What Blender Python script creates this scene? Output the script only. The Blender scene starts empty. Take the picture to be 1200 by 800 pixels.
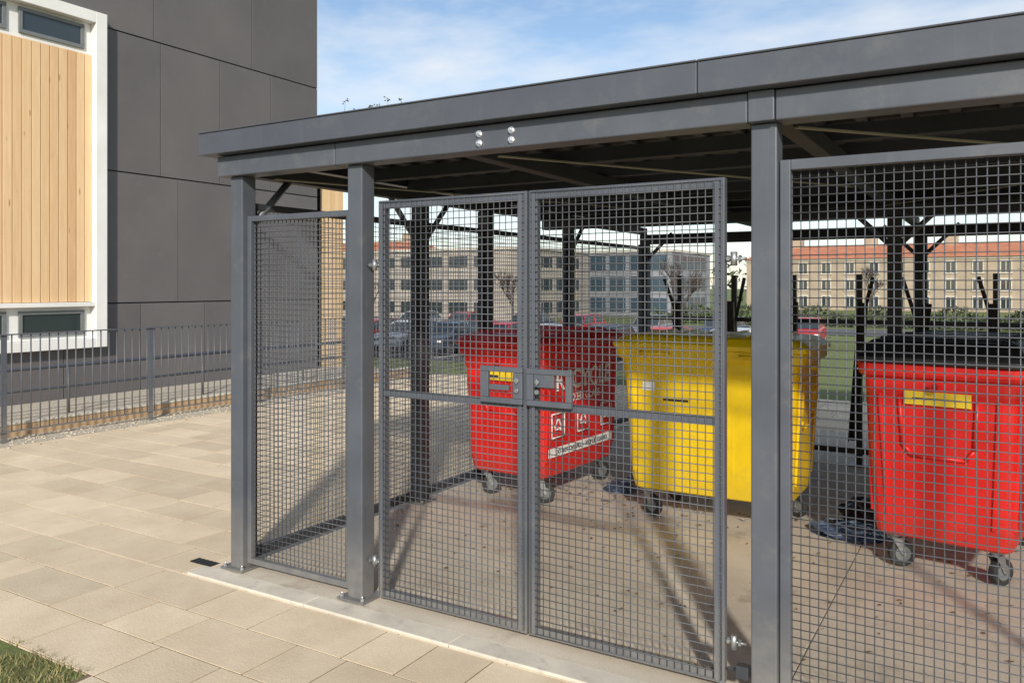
import bpy, bmesh, math, random
from mathutils import Vector, Matrix, Euler
from mathutils import noise as mnz
random.seed(7)
R=math.radians
scene=bpy.context.scene
scene.view_settings.view_transform='Standard'
scene.view_settings.look='None'
scene.view_settings.exposure=0

# ------------------------------------------------------------------ materials
def newmat(name):
    m=bpy.data.materials.new(name); m.use_nodes=True
    nt=m.node_tree; b=nt.nodes['Principled BSDF']
    return m,nt,b
def N(nt,t,**kw):
    n=nt.nodes.new(t)
    for k,v in kw.items(): setattr(n,k,v)
    return n
def mixc(nt,fac,a,b,blend='MIX'):
    n=nt.nodes.new('ShaderNodeMix'); n.data_type='RGBA'; n.blend_type=blend
    for sock,val in ((n.inputs[0],fac),(n.inputs[6],a),(n.inputs[7],b)):
        if isinstance(val,bpy.types.NodeSocket): nt.links.new(val,sock)
        elif isinstance(val,(int,float)): sock.default_value=val
        else: sock.default_value=(*val,1)
    return n.outputs[2]
def noise(nt,scale,detail=4,rough=.55,vec=None):
    n=N(nt,'ShaderNodeTexNoise'); n.inputs['Scale'].default_value=scale
    n.inputs['Detail'].default_value=min(detail,5); n.inputs['Roughness'].default_value=rough
    if vec: nt.links.new(vec,n.inputs['Vector'])
    return n.outputs['Fac']
def ramp(nt,fac,a,b,ca=(0,0,0),cb=(1,1,1)):
    n=N(nt,'ShaderNodeValToRGB'); nt.links.new(fac,n.inputs[0])
    e=n.color_ramp.elements; e[0].position=a; e[1].position=b
    e[0].color=(*ca,1); e[1].color=(*cb,1); return n.outputs[0]
def coords(nt,scale=(1,1,1)):
    tc=N(nt,'ShaderNodeTexCoord'); mp=N(nt,'ShaderNodeMapping')
    nt.links.new(tc.outputs['Object'],mp.inputs[0]); mp.inputs['Scale'].default_value=scale
    return mp.outputs[0]
def bump(nt,b,h,strength=.3,dist=.01):
    n=N(nt,'ShaderNodeBump'); n.inputs['Strength'].default_value=strength; n.inputs['Distance'].default_value=dist
    nt.links.new(h,n.inputs['Height']); nt.links.new(n.outputs[0],b.inputs['Normal'])
def island_scale(nt,c,lo,hi):
    g=N(nt,'ShaderNodeNewGeometry'); mr=N(nt,'ShaderNodeMapRange')
    mr.inputs[3].default_value=lo; mr.inputs[4].default_value=hi
    nt.links.new(g.outputs['Random Per Island'],mr.inputs[0])
    vm=N(nt,'ShaderNodeVectorMath',operation='SCALE'); nt.links.new(c,vm.inputs[0]); nt.links.new(mr.outputs[0],vm.inputs['Scale']); return vm.outputs[0]
def simple(name,col,rough=.5,metal=0,var=.25,scale=6,bmp=0,bscale=80,dirt=None,island=0,spec=None,dust=None):
    m,nt,b=newmat(name); v=coords(nt)
    f=ramp(nt,noise(nt,scale,5,.6,v),.3,.7)
    c=mixc(nt,f,tuple(x*(1-var) for x in col),tuple(min(1,x*(1+var)) for x in col))
    if dirt:
        f2=ramp(nt,noise(nt,scale*2.3,5,.7,v),.55,.75); c=mixc(nt,f2,c,dirt)
    if dust:   # grime gathering near the ground (splashback)
        sx=N(nt,'ShaderNodeSeparateXYZ'); nt.links.new(v,sx.inputs[0])
        mr=N(nt,'ShaderNodeMapRange'); nt.links.new(sx.outputs[2],mr.inputs[0]); mr.inputs[1].default_value=.0; mr.inputs[2].default_value=.45; mr.inputs[3].default_value=.75; mr.inputs[4].default_value=0
        mu=N(nt,'ShaderNodeMath',operation='MULTIPLY'); nt.links.new(mr.outputs[0],mu.inputs[0]); nt.links.new(noise(nt,14,5,.7,v),mu.inputs[1]); c=mixc(nt,mu.outputs[0],c,dust)
        vs=coords(nt,(14,14,.6)); f3=ramp(nt,noise(nt,1.6,4,.6,vs),.58,.75,(0,0,0),(.3,.3,.3)); c=mixc(nt,f3,c,tuple(x*1.5 for x in col))
    if island: c=island_scale(nt,c,1-island,1+island)
    nt.links.new(c,b.inputs['Base Color'])
    rr=N(nt,'ShaderNodeMapRange'); nt.links.new(f,rr.inputs[0]); rr.inputs[3].default_value=max(0,rough-.08); rr.inputs[4].default_value=min(1,rough+.1)
    nt.links.new(rr.outputs[0],b.inputs['Roughness'])
    b.inputs['Metallic'].default_value=metal
    if spec is not None: b.inputs['Specular IOR Level'].default_value=spec
    if bmp: bump(nt,b,noise(nt,bscale,4,.6,v),bmp,.004)
    return m
M={}
M['steel']=simple('anthracite_powder_coat',(.080,.089,.108),.42,0,.12,3,.05,220,dirt=(.115,.118,.122),dust=(.30,.27,.22))
M['fascia']=simple('fascia_coated',(.074,.081,.098),.36,0,.14,1.7,.06,150,dirt=(.10,.105,.11),dust=(.2,.19,.17))
M['wire']=simple('mesh_wire',(.095,.102,.117),.5,0,.15,5)
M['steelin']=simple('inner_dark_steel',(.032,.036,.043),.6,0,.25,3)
M['galv']=simple('galvanised',(.36,.37,.38),.42,.8,.2,30)
M['zinc']=simple('zinc_bolt',(.75,.75,.75),.3,.9,.15,60)
M['deck']=simple('roof_deck_underside',(.075,.078,.082),.7,0,.3,2)
M['strap']=simple('brace_strap',(.24,.25,.18),.6,.1,.2,5)
M['red']=simple('red_plastic',(.64,.014,.010),.38,0,.12,4,.05,60,dirt=(.46,.024,.018),dust=(.40,.11,.08))
M['yellow']=simple('yellow_plastic',(.82,.55,.006),.38,0,.10,4,.05,60,dirt=(.66,.44,.03),dust=(.5,.38,.10))
M['black']=simple('black_plastic',(.018,.018,.019),.45,0,.3,8,.1,90)
M['rubber']=simple('rubber',(.03,.03,.03),.75,0,.3,20)
M['label']=simple('yellow_label',(.78,.55,.03),.5,0,.08,20)
M['white']=simple('white_print',(.78,.78,.77),.5,0,.1,30)
M['blackp']=simple('black_print',(.02,.02,.02),.5,0,.1,30)
M['frame']=simple('white_render_frame',(.74,.73,.70),.6,0,.06,2,.05,60)
M['cladback']=simple('cladding_gap',(.012,.012,.013),.8)
M['clad']=simple('fibre_cement_panel',(.115,.106,.106),.62,0,.09,1.1,.05,90,dirt=(.128,.12,.12),island=.08)
M['winframe']=simple('window_frame_grey',(.16,.17,.17),.5,0,.1,5)
M['plastbag']=simple('plastic_bag',(.05,.08,.14),.22,0,.6,9)
M['paper']=simple('litter_paper',(.55,.54,.5),.7,0,.2,10,island=.5)
M['leaf']=simple('dead_leaf',(.18,.12,.06),.8,0,.3,10,island=.5)
M['sedum']=simple('sedum',(.07,.07,.035),.9,0,.4,20,island=.4)
M['bark']=simple('bark',(.07,.055,.045),.9,0,.3,8)
M['terracotta']=simple('terracotta_tiles',(.44,.17,.09),.8,0,.22,1.2)
M['sand']=simple('sandstone',(.36,.29,.21),.9,0,.2,.6)
M['greyb']=simple('beige_panels',(.36,.32,.27),.8,0,.12,.5)
M['greyc']=simple('grey_panels',(.24,.25,.27),.6,0,.12,.5)
M['winsurr']=simple('pale_surround',(.52,.48,.41),.8)
M['foliage']=simple('foliage_far',(.055,.07,.03),.9,0,.4,2,island=.5)
m,nt,b=newmat('window_glass'); b.inputs['Base Color'].default_value=(.03,.04,.045,1); b.inputs['Roughness'].default_value=.06; b.inputs['Specular IOR Level'].default_value=.9
v=coords(nt); bump(nt,b,noise(nt,1.5,2,.5,v),.05,.02); M['glass']=m
m,nt,b=newmat('blue_glass'); b.inputs['Base Color'].default_value=(.045,.075,.10,1); b.inputs['Roughness'].default_value=.12; M['bglass']=m
m,nt,b=newmat('larch_boards'); v=coords(nt,(14,14,.9)); 
f=ramp(nt,noise(nt,2.2,5,.65,v),.3,.72)
c=mixc(nt,f,(.58,.35,.165),(.76,.53,.30))
g=N(nt,'ShaderNodeNewGeometry'); c=mixc(nt,.5,c,ramp(nt,g.outputs['Random Per Island'],0,1,(.44,.24,.11),(.86,.64,.38)))
v2=coords(nt,(8,8,1.7)); kn=N(nt,'ShaderNodeTexVoronoi'); kn.inputs['Scale'].default_value=1.0; nt.links.new(v2,kn.inputs['Vector'])
kf=ramp(nt,kn.outputs['Distance'],.05,.11,(.75,.75,.75),(0,0,0)); c=mixc(nt,kf,c,(.28,.13,.05))
nt.links.new(c,b.inputs['Base Color']); b.inputs['Roughness'].default_value=.65
bump(nt,b,noise(nt,3,5,.6,v),.2,.004); M['timber']=m
m,nt,b=newmat('riven_paving_slabs'); v=coords(nt)
c=mixc(nt,ramp(nt,noise(nt,2.1,5,.65,v),.3,.7),(.66,.53,.37),(.80,.67,.485))
c=island_scale(nt,c,.86,1.08)
fine=ramp(nt,noise(nt,150,3,.7,v),.3,.7,(.80,.80,.80),(1.1,1.1,1.1)); c=mixc(nt,1.0,c,fine,'MULTIPLY')
st=ramp(nt,noise(nt,1.3,5,.75,v),.55,.75,(0,0,0),(.3,.3,.3)); c=mixc(nt,st,c,(.40,.32,.22))
sp=ramp(nt,noise(nt,38,3,.6,v),.68,.74,(0,0,0),(.55,.55,.55)); c=mixc(nt,sp,c,(.22,.19,.14))
nt.links.new(c,b.inputs['Base Color']); b.inputs['Roughness'].default_value=.85
bump(nt,b,noise(nt,60,5,.7,v),.5,.005); M['paving']=m
M['joint']=simple('jointing_sand',(.17,.125,.075),.95,0,.35,20,.5,120)
def brickmat(name,c1,c2,mortar,w,h,ms,rough,rot=None):
    m,nt,b=newmat(name); tc=N(nt,'ShaderNodeTexCoord'); mp=N(nt,'ShaderNodeMapping'); nt.links.new(tc.outputs['Object'],mp.inputs[0])
    if rot: mp.inputs['Rotation'].default_value=rot
    br=N(nt,'ShaderNodeTexBrick'); nt.links.new(mp.outputs[0],br.inputs['Vector'])
    br.inputs['Scale'].default_value=1; br.inputs['Brick Width'].default_value=w; br.inputs['Row Height'].default_value=h
    br.inputs['Mortar Size'].default_value=ms
    br.inputs['Color1'].default_value=(*c1,1); br.inputs['Color2'].default_value=(*c2,1); br.inputs['Mortar'].default_value=(*mortar,1)
    nz=ramp(nt,noise(nt,3,5,.65,tc.outputs['Object']),.3,.72,(.74,.72,.68),(1.08,1.07,1.04))
    c=mixc(nt,1.0,br.outputs['Color'],nz,'MULTIPLY')
    nt.links.new(c,b.inputs['Base Color']); b.inputs['Roughness'].default_value=rough
    return m
M['brick']=brickmat('buff_brick',(.42,.25,.14),(.55,.40,.25),(.45,.40,.33),.215,.075,.006,.9,rot=(R(90),0,R(90)))
m,nt,b=newmat('concrete_slab'); v=coords(nt)
c=mixc(nt,ramp(nt,noise(nt,.9,5,.65,v),.3,.7),(.48,.425,.34),(.68,.61,.50))
c=mixc(nt,ramp(nt,noise(nt,3.1,5,.75,v),.54,.74,(0,0,0),(.85,.85,.85)),c,(.31,.265,.20))
c=mixc(nt,ramp(nt,noise(nt,1.7,5,.7,coords(nt,(1,1.3,1))),.62,.70,(0,0,0),(.6,.6,.6)),c,(.20,.18,.145))
c=mixc(nt,1.0,c,ramp(nt,noise(nt,120,3,.7,v),.3,.7,(.82,.82,.82),(1.1,1.1,1.1)),'MULTIPLY')
nt.links.new(c,b.inputs['Base Color']); b.inputs['Roughness'].default_value=.85; bump(nt,b,noise(nt,60,5,.7,v),.3,.004); M['concrete']=m
M['kerb']=simple('concrete_edging',(.60,.55,.46),.85,0,.14,4,.3,90,dirt=(.36,.33,.28))
m,nt,b=newmat('grass_ground'); v=coords(nt)
c=mixc(nt,ramp(nt,noise(nt,.25,5,.7,v),.35,.65),(.11,.15,.035),(.17,.21,.06))
c=mixc(nt,ramp(nt,noise(nt,9,5,.75,v),.45,.7),c,(.11,.105,.04))
nt.links.new(c,b.inputs['Base Color']); b.inputs['Roughness'].default_value=.95; bump(nt,b,noise(nt,40,5,.8,v),.6,.03); M['grass']=m
M['blade']=simple('grass_blade',(.24,.21,.09),.7,0,.35,8,island=.55)
M['asphalt']=simple('asphalt',(.10,.10,.10),.9,0,.2,.8,.3,60)
M['gravel']=simple('gravel_bed',(.46,.41,.33),.95,0,.45,45,.9,60)

# ------------------------------------------------------------------ mesh builder
class MB:
    def __init__(s): s.bm=bmesh.new()
    def box(s,x0,x1,y0,y1,z0,z1,mtx=None):
        vs=[s.bm.verts.new((x,y,z)) for x in (x0,x1) for y in (y0,y1) for z in (z0,z1)]
        if mtx: 
            for v in vs: v.co=mtx@v.co
        for f in ((0,1,3,2),(4,6,7,5),(0,4,5,1),(2,3,7,6),(0,2,6,4),(1,5,7,3)): s.bm.faces.new([vs[i] for i in f])
    def cyl(s,p,q,r,n=8,r2=None,smooth=True):
        p=Vector(p);q=Vector(q);d=(q-p)
        if d.length<1e-6: return
        d.normalize(); a=d.orthogonal().normalized(); 
        if abs(d.z)<.99: a=d.cross(Vector((0,0,1))).normalized()
        b=d.cross(a); r2=r if r2 is None else r2
        A=[];B=[]
        for i in range(n):
            t=2*math.pi*(i+.5)/n; o=a*math.cos(t)+b*math.sin(t)
            A.append(s.bm.verts.new(p+o*r)); B.append(s.bm.verts.new(q+o*r2))
        for i in range(n):
            f=s.bm.faces.new((A[i],A[(i+1)%n],B[(i+1)%n],B[i])); f.smooth=smooth
        s.bm.faces.new(A[::-1]); s.bm.faces.new(B)
    def tube(s,pts,r,n=8):
        for a,b in zip(pts[:-1],pts[1:]): s.cyl(a,b,r,n)
    def rings(s,rings,cap0=True,cap1=True,smooth=False):
        R_=[[s.bm.verts.new(p) for p in ring] for ring in rings]
        n=len(R_[0])
        for A,B in zip(R_[:-1],R_[1:]):
            for i in range(n):
                f=s.bm.faces.new((A[i],A[(i+1)%n],B[(i+1)%n],B[i])); f.smooth=smooth
        if cap0: s.bm.faces.new(R_[0][::-1])
        if cap1: s.bm.faces.new(R_[-1])
    def panel(s,o,d,L,z0,z1,pitch=.04,r=.0028):
        o=Vector(o);d=Vector(d).normalized();nrm=Vector((d.y,-d.x,0))
        n=max(1,round(L/pitch)); 
        for i in range(n+1):
            p=o+d*(L*i/n); s.cyl((p.x,p.y,z0),(p.x,p.y,z1),r,5)
        k=max(1,round((z1-z0)/pitch))
        for i in range(k+1):
            z=z0+(z1-z0)*i/k; a=o+nrm*(1.7*r); b=a+d*L; s.cyl((a.x,a.y,z),(b.x,b.y,z),r,5)
    def face(s,pts): s.bm.faces.new([s.bm.verts.new(p) for p in pts])
    def done(s,name,mat,parent=None,bevel=0,seg=2,loc=None,rot=None,recalc=True):
        if recalc: bmesh.ops.recalc_face_normals(s.bm,faces=s.bm.faces)
        me=bpy.data.meshes.new(name); s.bm.to_mesh(me); s.bm.free()
        o=bpy.data.objects.new(name,me); scene.collection.objects.link(o)
        if isinstance(mat,str): mat=M[mat]
        me.materials.append(mat)
        if bevel:
            b=o.modifiers.new('bev','BEVEL'); b.width=bevel; b.segments=seg; b.limit_method='ANGLE'; b.angle_limit=R(35)
        if parent: o.parent=parent
        if loc: o.location=loc
        if rot: o.rotation_euler=rot
        return o
def empty(name,loc=(0,0,0),rz=0,parent=None):
    o=bpy.data.objects.new(name,None); scene.collection.objects.link(o); o.location=loc; o.rotation_euler=(0,0,rz); o.empty_display_size=.2
    if parent: o.parent=parent
    return o
def text(body,size,mat,parent,mtx,name='label_text'):
    cu=bpy.data.curves.new(name,'FONT'); cu.body=body; cu.size=size; cu.extrude=.0006; cu.align_x='CENTER'; cu.align_y='CENTER'; cu.offset=size*.018
    t=bpy.data.objects.new('tmp',cu); scene.collection.objects.link(t)
    dg=bpy.context.evaluated_depsgraph_get(); me=bpy.data.meshes.new_from_object(t.evaluated_get(dg))
    bpy.data.objects.remove(t); me.transform(mtx); me.materials.clear(); me.materials.append(M[mat])
    o=bpy.data.objects.new(name,me); scene.collection.objects.link(o); o.parent=parent; return o

# ------------------------------------------------------------------ ground
def hgt(x,y):
    u=min(1,max(0,(y-10)/14)); return -1.5*u*u*(3-2*u)
def axis(lims):
    out=[]
    for a,b,st in lims:
        n=max(1,round((b-a)/st)); out+= [a+(b-a)*i/n for i in range(n)]
    out.append(lims[-1][1]); return out
xs=axis([(-900,-100,100),(-100,-20,8),(-20,20,2),(20,100,8),(100,900,100)]); ys=axis([(-200,-20,40),(-20,8,4),(8,26,1),(26,100,8),(100,900,100)])
bm=bmesh.new(); g=[[bm.verts.new((x,y,hgt(x,y)-.03)) for y in ys] for x in xs]
for i in range(len(xs)-1):
    for j in range(len(ys)-1):
        f=bm.faces.new((g[i][j],g[i+1][j],g[i+1][j+1],g[i][j+1])); f.smooth=True
mb=MB(); mb.bm.free(); mb.bm=bm; mb.done('ground','grass')
def sheet(name,mat,x0,x1,y0,y1,z):
    mb=MB(); mb.face([(x0,y0,z),(x1,y0,z),(x1,y1,z),(x0,y1,z)]); return mb.done(name,mat)
pv=empty('paving')
mb=MB()
def slabrow(y0,y1,x0,x1):
    x=x0-random.random()*.3
    while x<x1:
        w=random.choice([.3,.4,.45,.6,.6]); a=max(x,x0)+.0045; b_=min(x+w,x1)-.0045
        if b_-a>.03:
            z=random.uniform(-.0006,.0006); t1,t2=random.uniform(-.0004,.0004),random.uniform(-.0004,.0004)
            ya=y0+.0045;yb=y1-.0045
            mb.rings([[(a,ya,-.016),(b_,ya,-.016),(b_,yb,-.016),(a,yb,-.016)],
                      [(a,ya,z+t1),(b_,ya,z+t2),(b_,yb,z-t1),(a,yb,z-t2)]],cap0=False)
        x+=w
y=-1.23; 
while y<-.24-.3: slabrow(y,y+.33,-4.95,13); y+=.33
slabrow(y,min(y+.33,-.236),-4.95,13); y=-.236
while y<9: slabrow(y,y+.34,-4.95,-.15); slabrow(y,y+.34,9.6,13); y+=.34
y=6.5
while y<9: slabrow(y,y+.34,-.15,9.6); y+=.34
y=-1.23
while y>-6: slabrow(y-.33,y,.47,13); y-=.33
mb.done('slabs','paving',pv)
JZ=-.0032
mb=MB(); mb.face([(.46,-9,JZ),(13,-9,JZ),(13,-1.23,JZ),(.46,-1.23,JZ)]); mb.face([(-5.42,-1.23,JZ),(13,-1.23,JZ),(13,9,JZ),(-5.42,9,JZ)]); mb.done('joint_sand','joint',pv)
sheet('lawn','grass',-5.42,.455,-9,-1.232,-.012)
sheet('parking_lot','asphalt',-48,-5,25,50,-1.49)
sheet('road','asphalt',-120,120,52,60,-1.49)
mb=MB()
for i in range(16): mb.box(-46+i*2.6,-45.9+i*2.6,25.5,30.3,-1.489,-1.484)
mb.done('parking_bay_markings','white')
mb=MB()
for i in range(16000):
    x=random.uniform(-1.6,.47); y=random.uniform(-2.6,-1.2); h=random.uniform(.006,.026); a=random.uniform(0,6.28); w=.0025
    if mnz.noise(Vector((x*6,y*6,0)))>.22: continue
    dx,dy=math.cos(a)*w,math.sin(a)*w; lx,ly=random.uniform(-.025,.025),random.uniform(-.025,.025)
    mb.face([(x-dx,y-dy,-.012),(x+dx,y+dy,-.012),(x+lx,y+ly,h)])
mb.done('lawn_grass','blade',recalc=False)

# ------------------------------------------------------------------ shelter
sh=empty('bin_store_shelter')
X1=9.4; D=6.3
mb=MB(); 
sx=[-.14,3.05,6.15,X1+.1]
for p,q in zip(sx[:-1],sx[1:]):
    mb.box(p+.003,q-.003,-.10,3.2,-.05,.008); mb.box(p+.003,q-.003,3.206,D+.15,-.05,.008)
mb.done('floor_slab','concrete',sh,.003)
mb=MB(); 
x=-.2
while x<X1:
    mb.box(x,min(x+.913,X1+.1),-.232,-.104,-.05,.012); x+=.917
mb.done('front_edging','kerb',sh,.004)
mb=MB(); a=.05
front=[0,.905,3.008,6.1,9.2]
for s_ in front: mb.box(s_-a,s_+a,-a,a,.012,2.284)
mb.done('front_posts','steel',sh,.006)
mb=MB()
side_t=[1.7,2.62,4.2]
for t in side_t: mb.box(-a,a,t-a,t+a,.012,2.289)
b_=.06
for s_ in (0,3.1,6.1,9.2): mb.box(s_-b_,s_+b_,D-b_,D+b_,.012,2.169)
for s_ in (3.1,6.1,9.2): mb.box(s_-a,s_+a,3.75-a,3.75+a,.012,2.199)
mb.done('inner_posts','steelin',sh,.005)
mb=MB()
for s_ in front: mb.box(s_-.09,s_+.09,-.09,.09,.0125,.0225)
for t in side_t: mb.box(-.09,.09,t-.09,t+.09,.0085,.0205)
mb.done('base_plates','steel',sh,.002)
mb=MB()
for s_ in front:
    for dx in (-.07,.07):
        for dy in (-.07,.07):
            mb.cyl((s_+dx,dy,.022),(s_+dx,dy,.034),.010,6,smooth=False); mb.cyl((s_+dx,dy,.034),(s_+dx,dy,.049),.005,8)
for t in side_t:
    for dx in (-.07,.07):
        for dy in (-.07,.07): mb.cyl((dx,t+dy,.021),(dx,t+dy,.035),.010,6,smooth=False)
mb.done('base_bolts','zinc',sh)
mb=MB()
for p,q in ((-.12,.798),(.801,2.955),(3.06,6.05),(6.155,X1)): mb.box(p,q,-.088,.04,2.285,2.402)
mb.done('front_beam','steel',sh,.007,3)
mb=MB()
for s_ in (3.0075,6.1025): mb.box(s_-.05,s_+.05,-.094,.045,2.286,2.404)
mb.done('beam_splices','steel',sh,.004)
mb=MB()
for p,q in ((-.2,2.7735),(2.7765,5.8),(5.803,X1+.1)): mb.box(p,q,-.155,.06,2.408,2.532)
for p,q in ((-.206,2.7735),(2.7765,5.8),(5.803,X1+.106)): mb.box(p,q,-.162,.0,2.533,2.541)
mb.box(-.2,-.08,.062,D+.2,2.408,2.532); mb.box(X1-.02,X1+.1,.062,D+.2,2.408,2.532); mb.box(-.078,X1-.022,D+.1,D+.2,2.408,2.532)
mb.done('fascia','fascia',sh,.006,3)
mb=MB(); mb.box(-.077,X1-.023,.064,D+.097,2.475,2.50)
x=0
while x<X1-.1: mb.box(x,x+.05,.07,D+.09,2.452,2.4745); x+=.2
mb.done('roof_deck','deck',sh)
mb=MB()
t=.42
while t<D: 
    mb.box(-.076,X1-.03,t-.025,t+.025,2.379,2.4515); mb.box(-.076,X1-.03,t-.025,t+.06,2.372,2.3785); t+=.62
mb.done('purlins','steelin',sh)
mb=MB()
for s_ in (0,1.55,3.05,4.6,6.1,7.7,9.2): mb.box(s_-.04,s_+.04,.045,D,2.29,2.3715)
mb.box(-.04,X1-.05,D-.06,D+.06,2.17,2.289) ; mb.box(-.04,X1-.05,3.70,3.80,2.20,2.289)
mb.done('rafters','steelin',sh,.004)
mb=MB()
def strap(p,q,w=.03):
    p=Vector(p);q=Vector(q);L=(q-p).length; ang=math.atan2(q.y-p.y,q.x-p.x)
    mtx=Matrix.Translation(p)@Matrix.Rotation(ang,4,'Z'); mb.box(0,L,-w/2,w/2,0,.006,mtx)
strap((1.7,.1,2.281),(3.0,2.3,2.281)); strap((3.1,.1,2.281),(6.0,3.6,2.281)); strap((3.05,3.6,2.27),(6.0,.15,2.272)); strap((.1,.15,2.281),(1.5,3.6,2.281)); strap((3.1,3.9,2.281),(6.0,6.2,2.281))
mb.done('brace_straps','strap',sh)
mb=MB()
for (x,y,dx,dy) in [(0,.0,0,1),(.0,1.7,0,1),(.0,1.7,0,-1),(0,D,1,0),(3.1,D,1,0),(3.1,D,-1,0),(6.1,D,-1,0),(0,4.2,0,1),(3.1,3.75,1,0),(3.1,3.75,-1,0),(6.1,3.75,-1,0)]:
    mb.cyl((x+dx*.04,y+dy*.04,1.98),(x+dx*.36,y+dy*.36,2.3),.022,8)
mb.done('knee_braces','steel',sh)
mb=MB()
for s_ in (1.71,1.885):
    for z in (2.362,2.318):
        mb.cyl((s_,-.0885,z),(s_,-.092,z),.016,16); mb.cyl((s_,-.092,z),(s_,-.104,z),.012,6,smooth=False); mb.cyl((s_,-.104,z),(s_,-.112,z),.006,8)
mb.done('beam_bolts','zinc',sh)
def framebox(mb,x0,x1,z0,z1,w=.04,y0=-.02,y1=.02):
    mb.box(x0,x0+w,y0,y1,z0,z1); mb.box(x1-w,x1,y0,y1,z0,z1)
    mb.box(x0+w+.0005,x1-w-.0005,y0+.001,y1-.001,z0,z0+w); mb.box(x0+w+.0005,x1-w-.0005,y0+.001,y1-.001,z1-w,z1)
mb=MB(); framebox(mb,.055,.85,.045,2.055,.032); framebox(mb,3.062,6.045,.045,2.14,.04); framebox(mb,6.155,9.14,.045,2.14,.04)
mb.box(4.55,4.59,-.019,.019,.086,2.099)
mb.done('fixed_panel_frames','steel',sh,.003)
PR=.0022
mb=MB(); mb.panel((.087,.012,0),(1,0,0),.731,.077,2.023,.0315,PR); mb.panel((3.102,.012,0),(1,0,0),1.447,.085,2.10,.033,PR); mb.panel((4.591,.012,0),(1,0,0),1.414,.085,2.10,.033,PR); mb.panel((6.195,.012,0),(1,0,0),2.9,.085,2.10,.033,PR)
mb.done('fixed_panel_mesh','wire',sh)
mb=MB(); mbf=MB()
for t0,t1 in ((.055,1.645),(1.755,2.565),(2.675,4.145),(4.255,6.235)):
    mbf.box(-.02,.02,t0,t0+.035,.045,2.14); mbf.box(-.02,.02,t1-.035,t1,.045,2.14)
    mbf.box(-.019,.019,t0+.0355,t1-.0355,.045,.10); mbf.box(-.019,.019,t0+.0355,t1-.0355,2.10,2.14)
    mb.panel((0.008,t0+.035,0),(0,1,0),t1-t0-.07,.10,2.10,.0335,PR)
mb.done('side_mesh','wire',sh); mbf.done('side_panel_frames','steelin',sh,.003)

def gate(x0,x1,hinge_left):
    g=empty('mesh_gate',(0,0,0),0)
    mb=MB(); framebox(mb,x0,x1,.045,2.09,.04)
    mb.box(x0+.041,x1-.041,-.019,.019,1.085,1.117)
    mb.done('gate_frame','steel',g,.003)
    mb=MB(); 
    mb.panel((x0+.012,-.0235,0),(1,0,0),x1-x0-.024,.06,2.08,.033,PR); mb.done('gate_mesh','wire',g)
    mb=MB(); mb.box(x0+.02,x0+.038,-.033,-.029,.06,2.075); mb.box(x1-.038,x1-.02,-.033,-.029,.06,2.075); mb.done('mesh_strips','steel',g,.001)
    mb=MB(); 
    if hinge_left: u0,u1=x1-.235,x1-.005
    else: u0,u1=x0+.005,x0+.235
    zc=1.19; y0,y1=-.055,-.034
    mb.box(u0,u1,y0,y1,zc+.06,zc+.085); mb.box(u0,u1,y0,y1,zc-.085,zc-.06)
    if hinge_left: mb.box(u0,u0+.045,y0,y1,zc-.0595,zc+.0595); mb.box(u1-.05,u1,y0,y1,zc-.0595,zc+.0595); mb.box(u0+.046,u1-.075,y0+.004,y1-.002,zc-.025,zc+.0)
    else: mb.box(u0,u0+.035,y0,y1,zc-.0595,zc+.0595); mb.box(u1-.03,u1,y0,y1,zc-.0595,zc+.0595); mb.box(u0+.036,u1-.09,y0+.004,y1-.002,zc-.0,zc+.0595)
    mb.done('lock_bracket','steel',g,.003)
    mb=MB(); kx=(u1-.025) if hinge_left else (u0+.06)
    for dz in (.025,-.02): mb.cyl((kx,y0-.001,zc+dz),(kx,y0-.012,zc+dz),.011,12)
    mb.box(kx-.003,kx+.003,y0-.014,y0-.0125,zc+.01,zc+.04)
    mb.done('lock_cylinder','galv',g,.001)
    mb=MB(); hx=x0 if hinge_left else x1; sg=-1 if hinge_left else 1
    for z in (.22,1.76):
        mb.cyl((hx-sg*.02,-.008,z),(hx+sg*.085,-.008,z),.0065,8)
        mb.cyl((hx+sg*.035,-.008,z-.028),(hx+sg*.035,-.008,z+.028),.014,12)
        mb.cyl((hx+sg*.055,-.008,z),(hx+sg*.065,-.008,z),.014,6,smooth=False)
        mb.cyl((hx+sg*.008,-.008,z),(hx+sg*.018,-.008,z),.014,6,smooth=False)
    mb.done('hinges','galv',g)
    return g
gate(1.04,1.925,True); gate(1.937,2.845,False)
mb=MB(); mb.box(2.90,2.95,-.06,-.02,.10,.15); mb.cyl((2.86,-.03,.12),(2.95,-.03,.12),.006,8); mb.done('hinge_block','steelin',sh,.004)

mb=MB()
for i in range(2600):
    x=random.uniform(-.05,X1-.1); y=random.uniform(.1,D); h=random.uniform(.01,.05); w=.012; a=random.uniform(0,6.28)
    dx,dy=math.cos(a)*w,math.sin(a)*w
    mb.face([(x-dx,y-dy,2.501),(x+dx,y+dy,2.501),(x+random.uniform(-.02,.02),y,2.501+h)])
def stalk(x,y,h):
    top=(x+random.uniform(-.03,.03),y+random.uniform(-.02,.02),2.5+h); mb.cyl((x,y,2.5),top,.0016,4,.001)
    for k in range(5):
        c=Vector(top)+Vector((random.uniform(-.018,.018),random.uniform(-.02,.02),random.uniform(-.025,.01))); mb.cyl(top,c,.001,3); mb.box(c.x-.003,c.x+.003,c.y-.003,c.y+.003,c.z-.002,c.z+.003)
for i in range(26): stalk(random.uniform(.3,.95),random.uniform(.15,.7),random.uniform(.12,.23))
for i in range(30): stalk(random.uniform(1.2,8),random.uniform(.3,1.5),random.uniform(.10,.19))
mb.done('roof_sedum_plants','sedum',sh,recalc=False)
g=empty('drain_grate'); mb=MB(); mb.box(-.36,-.18,-.09,-.02,.002,.004)
mb.done('tray','blackp',g)
mb=MB()
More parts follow.
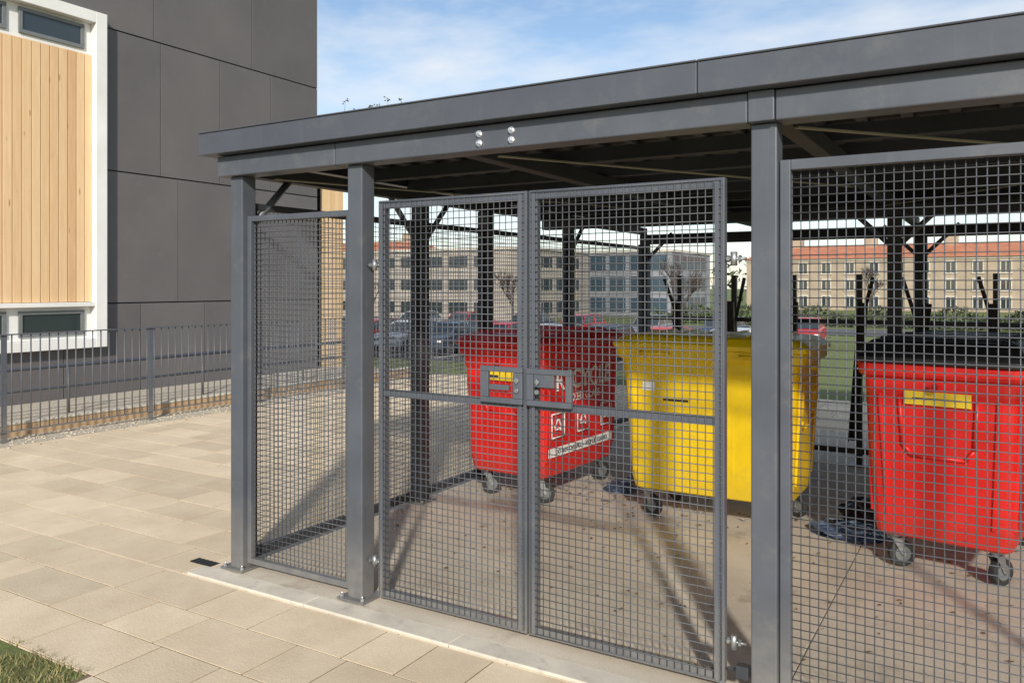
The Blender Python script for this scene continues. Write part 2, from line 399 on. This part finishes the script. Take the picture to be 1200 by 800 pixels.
for i in range(5): mb.box(-.36+i*.036,-.348+i*.036,-.088,-.022,.0045,.007)
mb.done('bars','steelin',g)

# ------------------------------------------------------------------ bins
def rr(sx,sy,z,r=.06,n=4):
    pts=[]
    for cx,cy,a0 in ((sx/2-r,sy/2-r,0),(-sx/2+r,sy/2-r,90),(-sx/2+r,-sy/2+r,180),(sx/2-r,-sy/2+r,270)):
        for i in range(n+1):
            a=R(a0+90*i/n); pts.append((cx+r*math.cos(a),cy+r*math.sin(a),z))
    return pts
W,L=.78,1.26
K0,K1=.895,.955
def taper(z): return K0+(z-.32)*(K1-K0)/.70
def binn(loc,rz,col,lidcol,recess=True,dome=0,scale=(1,1,1)):
    e=empty('wheelie_bin',loc,rz); e.scale=scale
    mb=MB(); def_=[(.205,.83),(.215,.86),(.28,.885),(.32,K0),(.6,taper(.6)),(1.02,K1),(1.05,.978),(1.12,.985),(1.135,1.03),(1.155,1.05),(1.205,1.05),(1.208,1.0)]
    mb.rings([rr(W*k,L*k,z,.07*k) for z,k in def_],smooth=False); mb.done('body',col,e,.006,2)
    mb=MB()
    for sx in (-1,1):
        for yy in (-.52,.52):
            za,zb=.33,1.03
            xa=sx*W/2*taper(za);xb=sx*W/2*taper(zb)
            mb.rings([[(xa-sx*.01,yy-.014,za),(xa+sx*.010,yy-.010,za),(xa+sx*.010,yy+.010,za),(xa-sx*.01,yy+.014,za)],
                      [(xb-sx*.01,yy-.014,zb),(xb+sx*.012,yy-.010,zb),(xb+sx*.012,yy+.010,zb),(xb-sx*.01,yy+.014,zb)]])
    for sy in (-1,1):
        for xx in (-.29,.29):
            za,zb=.33,1.03; ya=sy*L/2*taper(za); yb=sy*L/2*taper(zb)
            mb.rings([[(xx*taper(za)-.012,ya-sy*.01,za),(xx*taper(za)-.009,ya+sy*.012,za),(xx*taper(za)+.009,ya+sy*.012,za),(xx*taper(za)+.012,ya-sy*.01,za)],
                      [(xx-.012,yb-sy*.01,zb),(xx-.009,yb+sy*.014,zb),(xx+.009,yb+sy*.014,zb),(xx+.012,yb-sy*.01,zb)]])
    mb.done('ribs',col,e,.003)
    if recess:
        mb=MB()
        for sy in (-1,1):
            def P(x,z): return (x,sy*(L/2*taper(z)+.004),z)
            mb.tube([P(-.19,1.02),P(-.175,.75),P(-.13,.69),P(.13,.69),P(.175,.75),P(.19,1.02)],.012,8)
        mb.done('moulded_pocket',col,e)
    lid=MB(); ld=[(1.2085,1.07),(1.212,1.085),(1.24,1.085),(1.252,1.06),(1.285+dome*.6,.98),(1.298+dome,.9),(1.304+dome*1.2,.6)]
    lid.rings([rr(W*k,L*k,z,.075*min(k,1)) for z,k in ld])
    for yy in (-.45,-.27,-.09,.09,.27,.45): lid.box(-W*.42,W*.42,yy-.012,yy+.012,1.292+dome,1.313+dome)
    lid.done('lid',lidcol,e,.006,2)
    mb=MB()
    for sy in (-1,1):
        for q in (-1,1):
            mb.tube([(q*W/2*1.04,sy*.45,1.18),(q*(W/2*1.04+.05),sy*.45,1.18),(q*(W/2*1.04+.05),sy*.25,1.18),(q*W/2*1.04,sy*.25,1.18)],.011,8)
        mb.cyl((0,sy*L/2*.95,1.09),(0,sy*(L/2+.035),1.09),.019,14)
        mb.cyl((0,sy*(L/2+.03),1.09),(0,sy*(L/2+.035),1.09),.027,14)
    mb.done('trunnions_and_handles',col,e)
    mp=MB(); mr=MB(); mf=MB()
    for sx in (-1,1):
        for sy in (-1,1):
            cx,cy=sx*.25,sy*.45
            mp.box(cx-.05,cx+.05,cy-.05,cy+.05,.195,.2045); mp.cyl((cx,cy,.195),(cx,cy,.175),.028,12)
            a=random.uniform(.6,1.4); mt=Matrix.Translation((cx,cy,0))@Matrix.Rotation(a,4,'Z')
            for s in (-1,1):
                mp.rings([[mt@Vector(p) for p in ((-.03,s*.026,.175),(.03,s*.026,.175),(.05,s*.026,.07),(.03,s*.026,.07))],
                          [mt@Vector(p) for p in ((-.03,s*.030,.175),(.03,s*.030,.175),(.05,s*.030,.07),(.03,s*.030,.07))]])
            mp.box(-.03,.03,-.029,.029,.169,.175,mt)
            mr.cyl(mt@Vector((.038,-.019,.078)),mt@Vector((.038,.019,.078)),.075,24)
            mf.cyl(mt@Vector((.038,-.021,.078)),mt@Vector((.038,.021,.078)),.045,20); mp.cyl(mt@Vector((.038,-.035,.078)),mt@Vector((.038,.035,.078)),.010,8)
    mp.done('castor_forks','galv',e,.001); mr.done('castor_tyres','rubber',e,.004); mf.done('castor_hubs','winframe',e,.003)
    return e,taper
def plate(e,side,taper,u0,u1,z0,z1,mat,name,off=.004):
    mb=MB()
    if side=='end':
        ya=-(L/2*taper(z0)+off); yb=-(L/2*taper(z1)+off)
        mb.rings([[(u0,ya,z0),(u1,ya,z0),(u1,ya+.003,z0),(u0,ya+.003,z0)],[(u0,yb,z1),(u1,yb,z1),(u1,yb+.003,z1),(u0,yb+.003,z1)]])
    else:
        xa=(W/2*taper(z0)+off); xb=(W/2*taper(z1)+off)
        mb.rings([[(xa,u0,z0),(xa,u1,z0),(xa-.003,u1,z0),(xa-.003,u0,z0)],[(xb,u0,z1),(xb,u1,z1),(xb-.003,u1,z1),(xb-.003,u0,z1)]])
    return mb.done(name,mat,e)
def longmtx(y,z,taper,off=.006):
    x=W/2*taper(z)+off
    return Matrix.Translation((x,y,z))@Matrix(((0,0,1,0),(1,0,0,0),(0,1,0,0),(0,0,0,1)))
e,tp=binn((.60,2.58,.008),R(-4),'red','red',scale=(1,1,.985))
plate(e,'end',tp,-.17,.17,.94,1.01,'label','label_plate',.018); plate(e,'end',tp,-.15,-.02,.965,.98,'blackp','label_print',.021)
text('RECYCLE',.21,'white',e,longmtx(0,.93,tp,.010)); text('MIXED GLASS',.085,'white',e,longmtx(-.0,.79,tp,.010))
plate(e,'long',tp,-.5,.5,.36,.43,'white','warning_strip',.008); text('DO NOT OVERFILL  -  KEEP LID CLOSED',.045,'blackp',e,longmtx(0,.393,tp,.011))
for yy in (-.38,0,.38):
    mb=MB(); c=longmtx(yy,.60,tp,.010).translation
    mb.tube([c+Vector((0,-.09,-.09)),c+Vector((0,.09,-.09)),c+Vector((0,.09,.09)),c+Vector((0,-.09,.09)),c+Vector((0,-.09,-.09))],.006,4)
    for k in range(3):
        a=R(90+120*k); b2=R(90+120*(k+1))
        p=c+Vector((0,math.cos(a)*.06,math.sin(a)*.06)); q=c+Vector((0,math.cos(b2)*.06,math.sin(b2)*.06)); mb.cyl(p.lerp(q,.12),p.lerp(q,.8),.007,4); mb.cyl(p.lerp(q,.72),p.lerp(q,.92),.016,4,.002)
    mb.done('recycling_symbol','white',e)
e,tp=binn((2.09,2.50,.008),R(-90),'yellow','yellow')
plate(e,'long',tp,-.45,-.36,.91,.97,'white','label_plate',.006)
plate(e,'long',tp,.40,.49,.60,.75,'white','hazard_notice',.006)
c=longmtx(.445,.70,tp,.010).translation
mb=MB(); mb.face([c+Vector((0,.035,0)),c+Vector((0,0,.035)),c+Vector((0,-.035,0)),c+Vector((0,0,-.035))]); mb.done('hazard_diamond','blackp',e)
plate(e,'long',tp,-.30,-.12,.845,.86,'blackp','serial_print',.005)
e,tp=binn((3.60,2.38,.008),R(-9),'red','black',dome=.035,scale=(1.03,1,1))
plate(e,'end',tp,-.165,.165,.98,1.055,'label','label_plate',.016); plate(e,'end',tp,-.12,.12,1.013,1.020,'blackp','label_print',.0185)
e,tp=binn((5.1,2.5,.008),R(4),'red','black',dome=.03)

# ------------------------------------------------------------------ cycle racks
def rack(x0):
    e=empty('cycle_rack',(x0,4.75,.008))
    mb=MB()
    mb.box(-.025,.025,-.025,.025,.0,1.75); mb.box(-.08,.08,-.08,.08,0,.012)
    k=random.choice([-1,1])
    mb.tube([(0,-.02,1.25),(k*.07,-.06,1.5),(k*.13,-.12,1.72)],.018,8)
    mt=Matrix.Translation((.0,-.09,.85))@Matrix.Rotation(R(9),4,'X')@Matrix.Rotation(R(random.uniform(-6,6)),4,'Y')
    mb.box(-.04,-.032,-.03,.03,-.65,.65,mt); mb.box(.032,.04,-.03,.03,-.65,.65,mt); mb.box(-.0315,.0315,.02,.03,-.65,.65,mt)
    mb.done('rack_frame','black',e,.003)
for i in range(14): rack(1.0+i*.56+random.uniform(-.05,.05))
e=empty('cycle_rack_rail'); mb=MB(); mb.box(.6,8.6,4.79,4.83,1.3,1.34); mb.box(.6,8.6,4.79,4.83,.1,.15); mb.done('rails','black',e,.004)

# ------------------------------------------------------------------ litter
mb=MB()
for i in range(900):
    if random.random()<.6: x=random.gauss(1.4,.8); y=random.gauss(2.9,.45)
    else: x=random.uniform(.1,5.5); y=random.uniform(.15,3.6)
    if x<.08: x=.1+random.random()*.2
    w=random.uniform(.006,.022); a=random.uniform(0,6.28); z=.010+random.uniform(0,.006)
    mb.face([(x+w*math.cos(a+k*1.57)*(1 if k%2 else .55),y+w*math.sin(a+k*1.57)*(1 if k%2 else .55),z+random.uniform(0,.008)) for k in range(4)])
mb.done('leaf_litter','leaf',recalc=False)
def bag(x,y,sx,sy,sz,mat,name='plastic_bag'):
    bm=bmesh.new(); bmesh.ops.create_icosphere(bm,subdivisions=4,radius=1)
    for v in bm.verts:
        d=mnz.noise(v.co*2.2+Vector((x,y,0)))*.35+mnz.noise(v.co*6+Vector((x,y,3)))*.18
        v.co*=1+d; v.co.z=max(v.co.z,-.55)
        v.co=Vector((v.co.x*sx,v.co.y*sy,(v.co.z+.55)*sz))
    b=MB(); b.bm.free(); b.bm=bm; b.done(name,mat,None,loc=(x,y,.010))
bag(2.95,2.45,.22,.16,.05,'plastbag'); bag(3.0,2.9,.16,.14,.09,'black'); bag(1.2,2.75,.12,.1,.05,'plastbag'); bag(1.25,3.2,.14,.1,.06,'plastbag')
mb=MB()
for i in range(14):
    x=random.uniform(.5,3.0); y=random.uniform(2.3,3.6); w=random.uniform(.02,.05); a=random.uniform(0,6.28)
    mb.face([(x+w*math.cos(a+k*1.57),y+w*math.sin(a+k*1.57),.014+random.uniform(0,.02)) for k in range(4)])
mb.done('paper_litter','paper',recalc=False)

# ------------------------------------------------------------------ left building
B=empty('clad_building'); WX=-7.5; TE=8.27
mb=MB(); mb.box(-22,WX-.02,-6,TE-.01,-.5,11); mb.done('core','cladback',B)
rowsz=[(-.6,1.39,[-6,-3.5,-1,.9,2.1,3.3,4.5,5.67,6.9,TE]),(1.40,3.36,[-6,-4,-1.5,.9,3.9,5.16,6.7,TE]),(3.37,5.46,[-6,-4,-1.5,.9,3.7,4.84,5.97,7.1,TE]),(5.47,7.5,[-6,-4,-1.5,.9,2.8,4.72,6.66,TE]),(7.51,9.5,[-6,-3,0,2.8,4.84,5.97,TE]),(9.51,11.1,[-6,-3,0,2.8,4.84,6.6,TE])]
mb=MB(); FY0,FY1,FZ0,FZ1=1.0,3.85,.77,5.60
for z0,z1,js in rowsz:
    for p,q in zip(js[:-1],js[1:]):
        mb.box(WX-.018,WX,p+.006,q-.006,z0+.006,z1-.004)
    for p in range(6): mb.box(WX-.5-2.4*p-2.388,WX-.5-2.4*p,TE-.008,TE+.01,z0+.006,z1-.004)
    mb.box(WX-.494,WX-.019,TE+.0,TE+.01,z0+.006,z1-.004)
mb.done('cladding_panels','clad',B,.002,1)
mb=MB()
for z0,z1,js in rowsz[:4]:
    for p,q in zip(js[:-1],js[1:]):
        if q<.9: continue
        for z in (z0+.06,(z0+z1)/2,z1-.06):
            for y in (p+.05,(p+q)/2,q-.05): mb.cyl((WX,y,z),(WX+.003,y,z),.009,8)
mb.done('panel_rivets','clad',B)
mb=MB(); mb.box(-22.1,WX+.05,-6.1,TE+.05,11.1,11.25); mb.done('parapet','fascia',B)
mb=MB()
fx0,fx1=WX+.004,WX+.16
mb.box(fx0,fx1,FY0,FY0+.2,FZ0,FZ1); mb.box(fx0,fx1,FY1-.17,FY1,FZ0,FZ1)
mb.box(fx0,fx1-.001,FY0+.2005,FY1-.1705,FZ0,.90); mb.box(fx0,fx1-.001,FY0+.2005,FY1-.1705,5.44,FZ1); mb.box(fx0,fx1-.02,FY0+.2005,FY1-.1705,1.36,1.42)
mb.box(fx0,fx0+.02,FY0+.2005,FY1-.1705,.9005,1.3595)
mb.box(fx0,fx0+.02,FY0+.2005,FY1-.1705,4.985,5.4395)
mb.done('window_surround','frame',B,.006)
mb=MB(); y=FY0+.205
while y<FY1-.18:
    w=.125; y1=min(y+w-.010,FY1-.172); mb.box(fx0,fx0+.045+random.uniform(0,.005),y,y1,1.425,4.98); y+=w
mb.done('timber_boards','timber',B,.003)
for z0,z1 in ((.96,1.31),(5.05,5.40)):
    for y0,y1 in ((1.35,2.5),(2.66,3.57)):
        mb=MB(); mb.box(fx0+.021,fx0+.05,y0,y1,z0,z0+.05); mb.box(fx0+.021,fx0+.05,y0,y1,z1-.05,z1); mb.box(fx0+.021,fx0+.05,y0,y0+.05,z0+.0505,z1-.0505); mb.box(fx0+.021,fx0+.05,y1-.05,y1,z0+.0505,z1-.0505); mb.done('window_frame','winframe',B,.003)
        mb=MB(); mb.box(fx0+.022,fx0+.03,y0+.05,y1-.05,z0+.05,z1-.05); mb.done('window_glass','glass',B)
A=empty('timber_annex_building'); mb=MB(); mb.box(-13,-7.75,8.6,9.25,-.6,3.65); mb.done('core','cladback',A)
mb=MB(); y=8.6
while y<9.2: mb.box(-7.749,-7.71,y,y+.118,-.5,3.65); y+=.125
mb.done('timber_boards','timber',A); mb=MB(); mb.box(-13.1,-7.68,8.5,9.3,3.651,3.75); mb.done('roof_trim','frame',A)

g=empty('brick_kerb_wall'); mb=MB(); mb.box(-5.56,-5.43,-9,9,-.1,.135); mb.done('brickwork','brick',g,.004)
mb=MB(); y=-9
while y<9: mb.box(-5.57,-5.42,y,y+.44,.136,.16); y+=.443
mb.done('coping','kerb',g,.004)
sheet('gravel_bed','gravel',-5.43,-4.95,-9,9,.001)
sheet('gravel_border','gravel',-7.49,-5.56,-9,9,.06)
mb=MB()
for i in range(1100):
    x=random.uniform(-5.41,-4.95) if random.random()<.9 else random.gauss(-4.9,.1); x=max(x,-5.41); y=random.uniform(-1,9); w=random.uniform(.006,.015); a=random.uniform(0,6); mb.box(-w,w,-w*.7,w*.7,-w*.4,w*.5,Matrix.Translation((x,y,.005))@Matrix.Rotation(a,4,'Z'))
mb.done('gravel_stones','gravel')
f=empty('metal_railing'); mb=MB(); rx=-5.2
mb.box(rx-.025,rx+.025,-9,9,1.13,1.142); mb.box(rx-.02,rx+.02,-9,9,.10,.112)
y=-9
while y<9:
    mb.cyl((rx,y,.1121),(rx,y,1.1299),.0075,6); y+=.10
mb.done('balusters','steel',f)
mb=MB()
for y in (-8,-6,-4,-2,-.4,1.32,3.05,4.78,6.5,8.2): mb.box(rx-.006,rx+.006,y-.03,y+.03,.0,1.129); mb.box(rx-.05,rx+.05,y-.05,y+.05,.005,.015)
mb.done('posts','steel',f,.002)
f=empty('handrail'); mb=MB(); rx=-6.2
mb.cyl((rx,-9,.66),(rx,9,.66),.024,10); mb.cyl((rx,-9,.40),(rx,9,.40),.018,10)
for y in range(-8,9,2): mb.cyl((rx,y+.6,0),(rx,y+.6,.66),.02,8)
mb.done('rails','steel',f)

# ------------------------------------------------------------------ far buildings
def far(name,x0,x1,y0,y1,z0,z1,wall,rows,ww,wh,pitch,roof=None,glassm='glass',surround=True):
    e=empty(name); mb=MB(); mb.box(x0,x1,y0,y1,z0,z1); mb.done('walls',wall,e)
    mg=MB(); ms=MB(); fh=(z1-z0)/rows
    for r_ in range(rows):
        zc=z0+fh*(r_+.52); x=x0+pitch*.6
        while x<x1-pitch*.5:
            mg.box(x-ww/2,x+ww/2,y0-.06,y0-.02,zc-wh/2,zc+wh/2)
            if surround:
                ms.box(x-ww/2-.14,x-ww/2-.001,y0-.1,y0-.005,zc-wh/2,zc+wh/2); ms.box(x+ww/2+.001,x+ww/2+.14,y0-.1,y0-.005,zc-wh/2,zc+wh/2); ms.box(x-ww/2-.2,x+ww/2+.2,y0-.14,y0-.005,zc-wh/2-.15,zc-wh/2-.001); ms.box(x-ww/2-.14,x+ww/2+.14,y0-.1,y0-.005,zc+wh/2+.001,zc+wh/2+.2)
                ms.box(x-.04,x+.04,y0-.09,y0-.061,zc-wh/2,zc+wh/2)
            x+=pitch
        y=y0+pitch*.6
        while y<y1-pitch*.5:
            mg.box(x1+.02,x1+.06,y-ww/2,y+ww/2,zc-wh/2,zc+wh/2); y+=pitch
    ms.box(x0-.15,x1+.15,y0-.15,y1+.15,z1+.001,z1+.25)
    mg.done('windows',glassm,e); ms.done('window_surrounds','winsurr',e)
    if roof:
        mb=MB(); h=roof; zz=z1+.251; yc=(y0+y1)/2
        v=[(x0-.4,y0-.4,zz),(x1+.4,y0-.4,zz),(x1+.4,y1+.4,zz),(x0-.4,y1+.4,zz),(x0+3,yc,zz+h),(x1-3,yc,zz+h)]
        mb.face([v[0],v[1],v[5],v[4]]); mb.face([v[2],v[3],v[4],v[5]]); mb.face([v[1],v[2],v[5]]); mb.face([v[3],v[0],v[4]]); mb.face([v[3],v[2],v[1],v[0]])
        mb.done('roof','terracotta',e)
        mb=MB(); x=x0+5
        while x<x1-4: mb.box(x,x+1.6,yc-.6,yc+.6,zz,zz+h+1.0); x+=9.5
        mb.done('chimneys','sand',e)
    return e
far('sandstone_building',-26,40,110,120,-1.5,5.0,'sand',3,1.0,1.3,2.9,roof=1.9)
far('office_building',-62,-33,60,74,-1.5,5.0,'greyb',3,2.1,1.0,2.9,surround=False)
far('glass_office_building',-37,-25,77,90,-1.5,5.2,'greyc',3,1.8,1.5,2.3,glassm='bglass',surround=False)
far('brick_terrace_building',-95,-66,85,97,-1.5,6.0,'sand',3,1.1,1.4,2.7,roof=2.0)

# ------------------------------------------------------------------ cars
def car(loc,rz,colr):
    m_=simple('car_paint',colr,.25,0,.03,2,spec=.8)
    e=empty('parked_car',loc,rz)
    side=[(-2.1,.32),(-2.15,.6),(-2.05,.85),(-1.95,.93),(-1.1,1.0),(1.0,.98),(1.85,.83),(2.1,.62),(2.12,.32)]
    mb=MB(); ringsl=[]
    for yy,sc in ((-.86,.94),(-.8,.99),(0,1.0),(.8,.99),(.86,.94)):
        ringsl.append([(x*sc,yy,.3+(z-.3)*sc) for x,z in side])
    mb.rings(ringsl); mb.done('body',m_,e,.03,2)
    cab=[(-1.9,.95),(-1.45,1.36),(-.9,1.46),(.1,1.45),(.45,1.36),(1.15,.97)]
    mb=MB(); mb.rings([[(x,yy*(1-.12*(z-.95)/.5) ,z) for x,z in cab] for yy in (-.76,.76)]); mb.done('glasshouse','glass',e,.03,2)
    mb=MB(); mb.rings([[(x,yy,z) for x,z in ((-1.42,1.40),(-.9,1.475),(.1,1.468),(.40,1.395),(.1,1.41),(-.9,1.42))] for yy in (-.665,.665)]); 
    for yy in (-.70,.70):
        for a,b in (((-1.85,yy*1.07,.98),(-1.42,yy*.95,1.39)),((1.12,yy*1.07,.98),(.42,yy*.95,1.39)),((-.3,yy*1.08,.98),(-.3,yy*.96,1.44))): mb.cyl(a,b,.035,6)
    mb.done('roof_and_pillars',m_,e,.01)
    mb=MB(); mh=MB()
    for x in (-1.3,1.32):
        for s in (-1,1): mb.cyl((x,s*.66,.32),(x,s*.875,.32),.32,24); mh.cyl((x,s*.86,.32),(x,s*.885,.32),.2,16)
    mb.done('tyres','rubber',e,.02); mh.done('wheel_hubs','galv',e)
    mb=MB(); 
    for s in (-1,1): mb.box(2.0,2.09,s*.72-.13,s*.72+.13,.62,.74)
    mb.box(2.08,2.13,-.25,.25,.4,.5); mb.done('headlamps_and_plate','white',e,.02)
cols=[(.5,.02,.02),(.03,.05,.12),(.45,.46,.47),(.02,.02,.02),(.5,.02,.02),(.6,.6,.6),(.05,.07,.1),(.5,.02,.02),(.4,.42,.43),(.03,.03,.04),(.5,.03,.02),(.45,.45,.46)]
for i,c in enumerate(cols): car((-34.0+i*2.62,28.2+random.uniform(-.3,.3),-1.49),R(-90+random.uniform(-2,2)),c)
for i,c in enumerate([(.45,.45,.46),(.5,.02,.02),(.03,.03,.04),(.55,.02,.02),(.2,.22,.24),(.04,.06,.1),(.5,.02,.03)]): car((-30+i*4.2,41+random.uniform(-.4,.4),-1.49),R(90 if i%2 else -85),c)

# ------------------------------------------------------------------ trees
def tree(x,y,h,seed,name='bare_tree'):
    rnd=random.Random(seed); z0=hgt(x,y); mb=MB()
    def br(p,d,l,r,k):
        q=p+d*l; mb.cyl(p,q,r,5 if k>2 else 4,r*.7)
        if k==0: return
        for i in range(3 if k>2 else 4):
            nd=(d+Vector((rnd.uniform(-.65,.65),rnd.uniform(-.65,.65),rnd.uniform(-.15,.5)))).normalized()
            br(p.lerp(q,rnd.uniform(.6,1)),nd,l*rnd.uniform(.6,.82),r*.6,k-1)
    e=empty(name,(x,y,z0-.05)); br(Vector((0,0,0)),Vector((0,0,1)),h*.28,h*.022,5); mb.done('trunk_and_branches','bark',e,recalc=False)
for i,(x,y,h) in enumerate([(-16,54,6.5),(-28,50,6),(-21,66,7),(8,72,7),(-42,50,6),(20,64,8),(-8,92,7)]): tree(x,y,h,i)
mb=MB()
for i in range(9000):
    x=random.uniform(-260,260); y=150+random.uniform(-6,6)+20*math.sin(x*.02); hh=5+2.5*math.sin(x*.11)+1.6*math.sin(x*.37+1); z=-1.5+random.random()**.7*hh; w=random.uniform(.3,.9); 
    a=[Vector((random.uniform(-w,w),random.uniform(-w,w),random.uniform(-w,w))) for _ in range(3)]; mb.face([Vector((x,y,z))+q for q in a])
mb.done('distant_trees','foliage',recalc=False)
mb=MB()
for i in range(12000):
    x=random.uniform(-22,36); y=64+random.uniform(-.8,.8); z=-1.5+random.random()*1.5*(.8+.3*math.sin(x*1.3)); w=random.uniform(.1,.25)
    a=[Vector((random.uniform(-w,w),random.uniform(-w,w),random.uniform(-w,w))) for _ in range(3)]; mb.face([Vector((x,y,z))+q for q in a])
mb.done('hedge','foliage',recalc=False)

# ------------------------------------------------------------------ light
EL=R(27); sd=Vector((.513,-.858)).normalized()
L_=bpy.data.lights.new('sun','SUN'); L_.energy=4.6; L_.angle=R(3.0); L_.color=(1,.94,.84)
so=bpy.data.objects.new('sun',L_); scene.collection.objects.link(so); so.location=(5,-10,12)
so.rotation_euler=Vector((-sd.x*math.cos(EL),-sd.y*math.cos(EL),-math.sin(EL))).to_track_quat('-Z','Y').to_euler()
w=bpy.data.worlds.new('World'); scene.world=w; w.use_nodes=True; nt=w.node_tree; bg=nt.nodes['Background']
sky=N(nt,'ShaderNodeTexSky'); sky.sky_type='NISHITA'; sky.sun_disc=False; sky.sun_elevation=EL; sky.sun_rotation=math.atan2(sd.x,sd.y); sky.air_density=1.0; sky.dust_density=.4; sky.ozone_density=1.3
tc=N(nt,'ShaderNodeTexCoord'); mp=N(nt,'ShaderNodeMapping'); mp.inputs['Scale'].default_value=(1.2,2.2,5); mp.inputs['Rotation'].default_value=(0,R(8),R(20)); nt.links.new(tc.outputs['Generated'],mp.inputs[0])
f=ramp(nt,noise(nt,1.7,5,.62,mp.outputs[0]),.40,.68); mm=N(nt,'ShaderNodeMath',operation='MULTIPLY'); mm.inputs[1].default_value=.8; nt.links.new(f,mm.inputs[0])
c=mixc(nt,mm.outputs[0],sky.outputs[0],(5.9,6.1,6.35)); nt.links.new(c,bg.inputs[0]); bg.inputs[1].default_value=.15

# ------------------------------------------------------------------ camera
cd=bpy.data.cameras.new('camera'); cam=bpy.data.objects.new('camera',cd); scene.collection.objects.link(cam)
cam.location=(3.788,-3.268,1.65); cam.rotation_euler=(R(90),0,math.atan2(.513,.858))
cd.sensor_width=36; cd.lens=28.5; cd.shift_y=-.054; cd.clip_end=3000; cd.clip_start=.05
scene.camera=cam
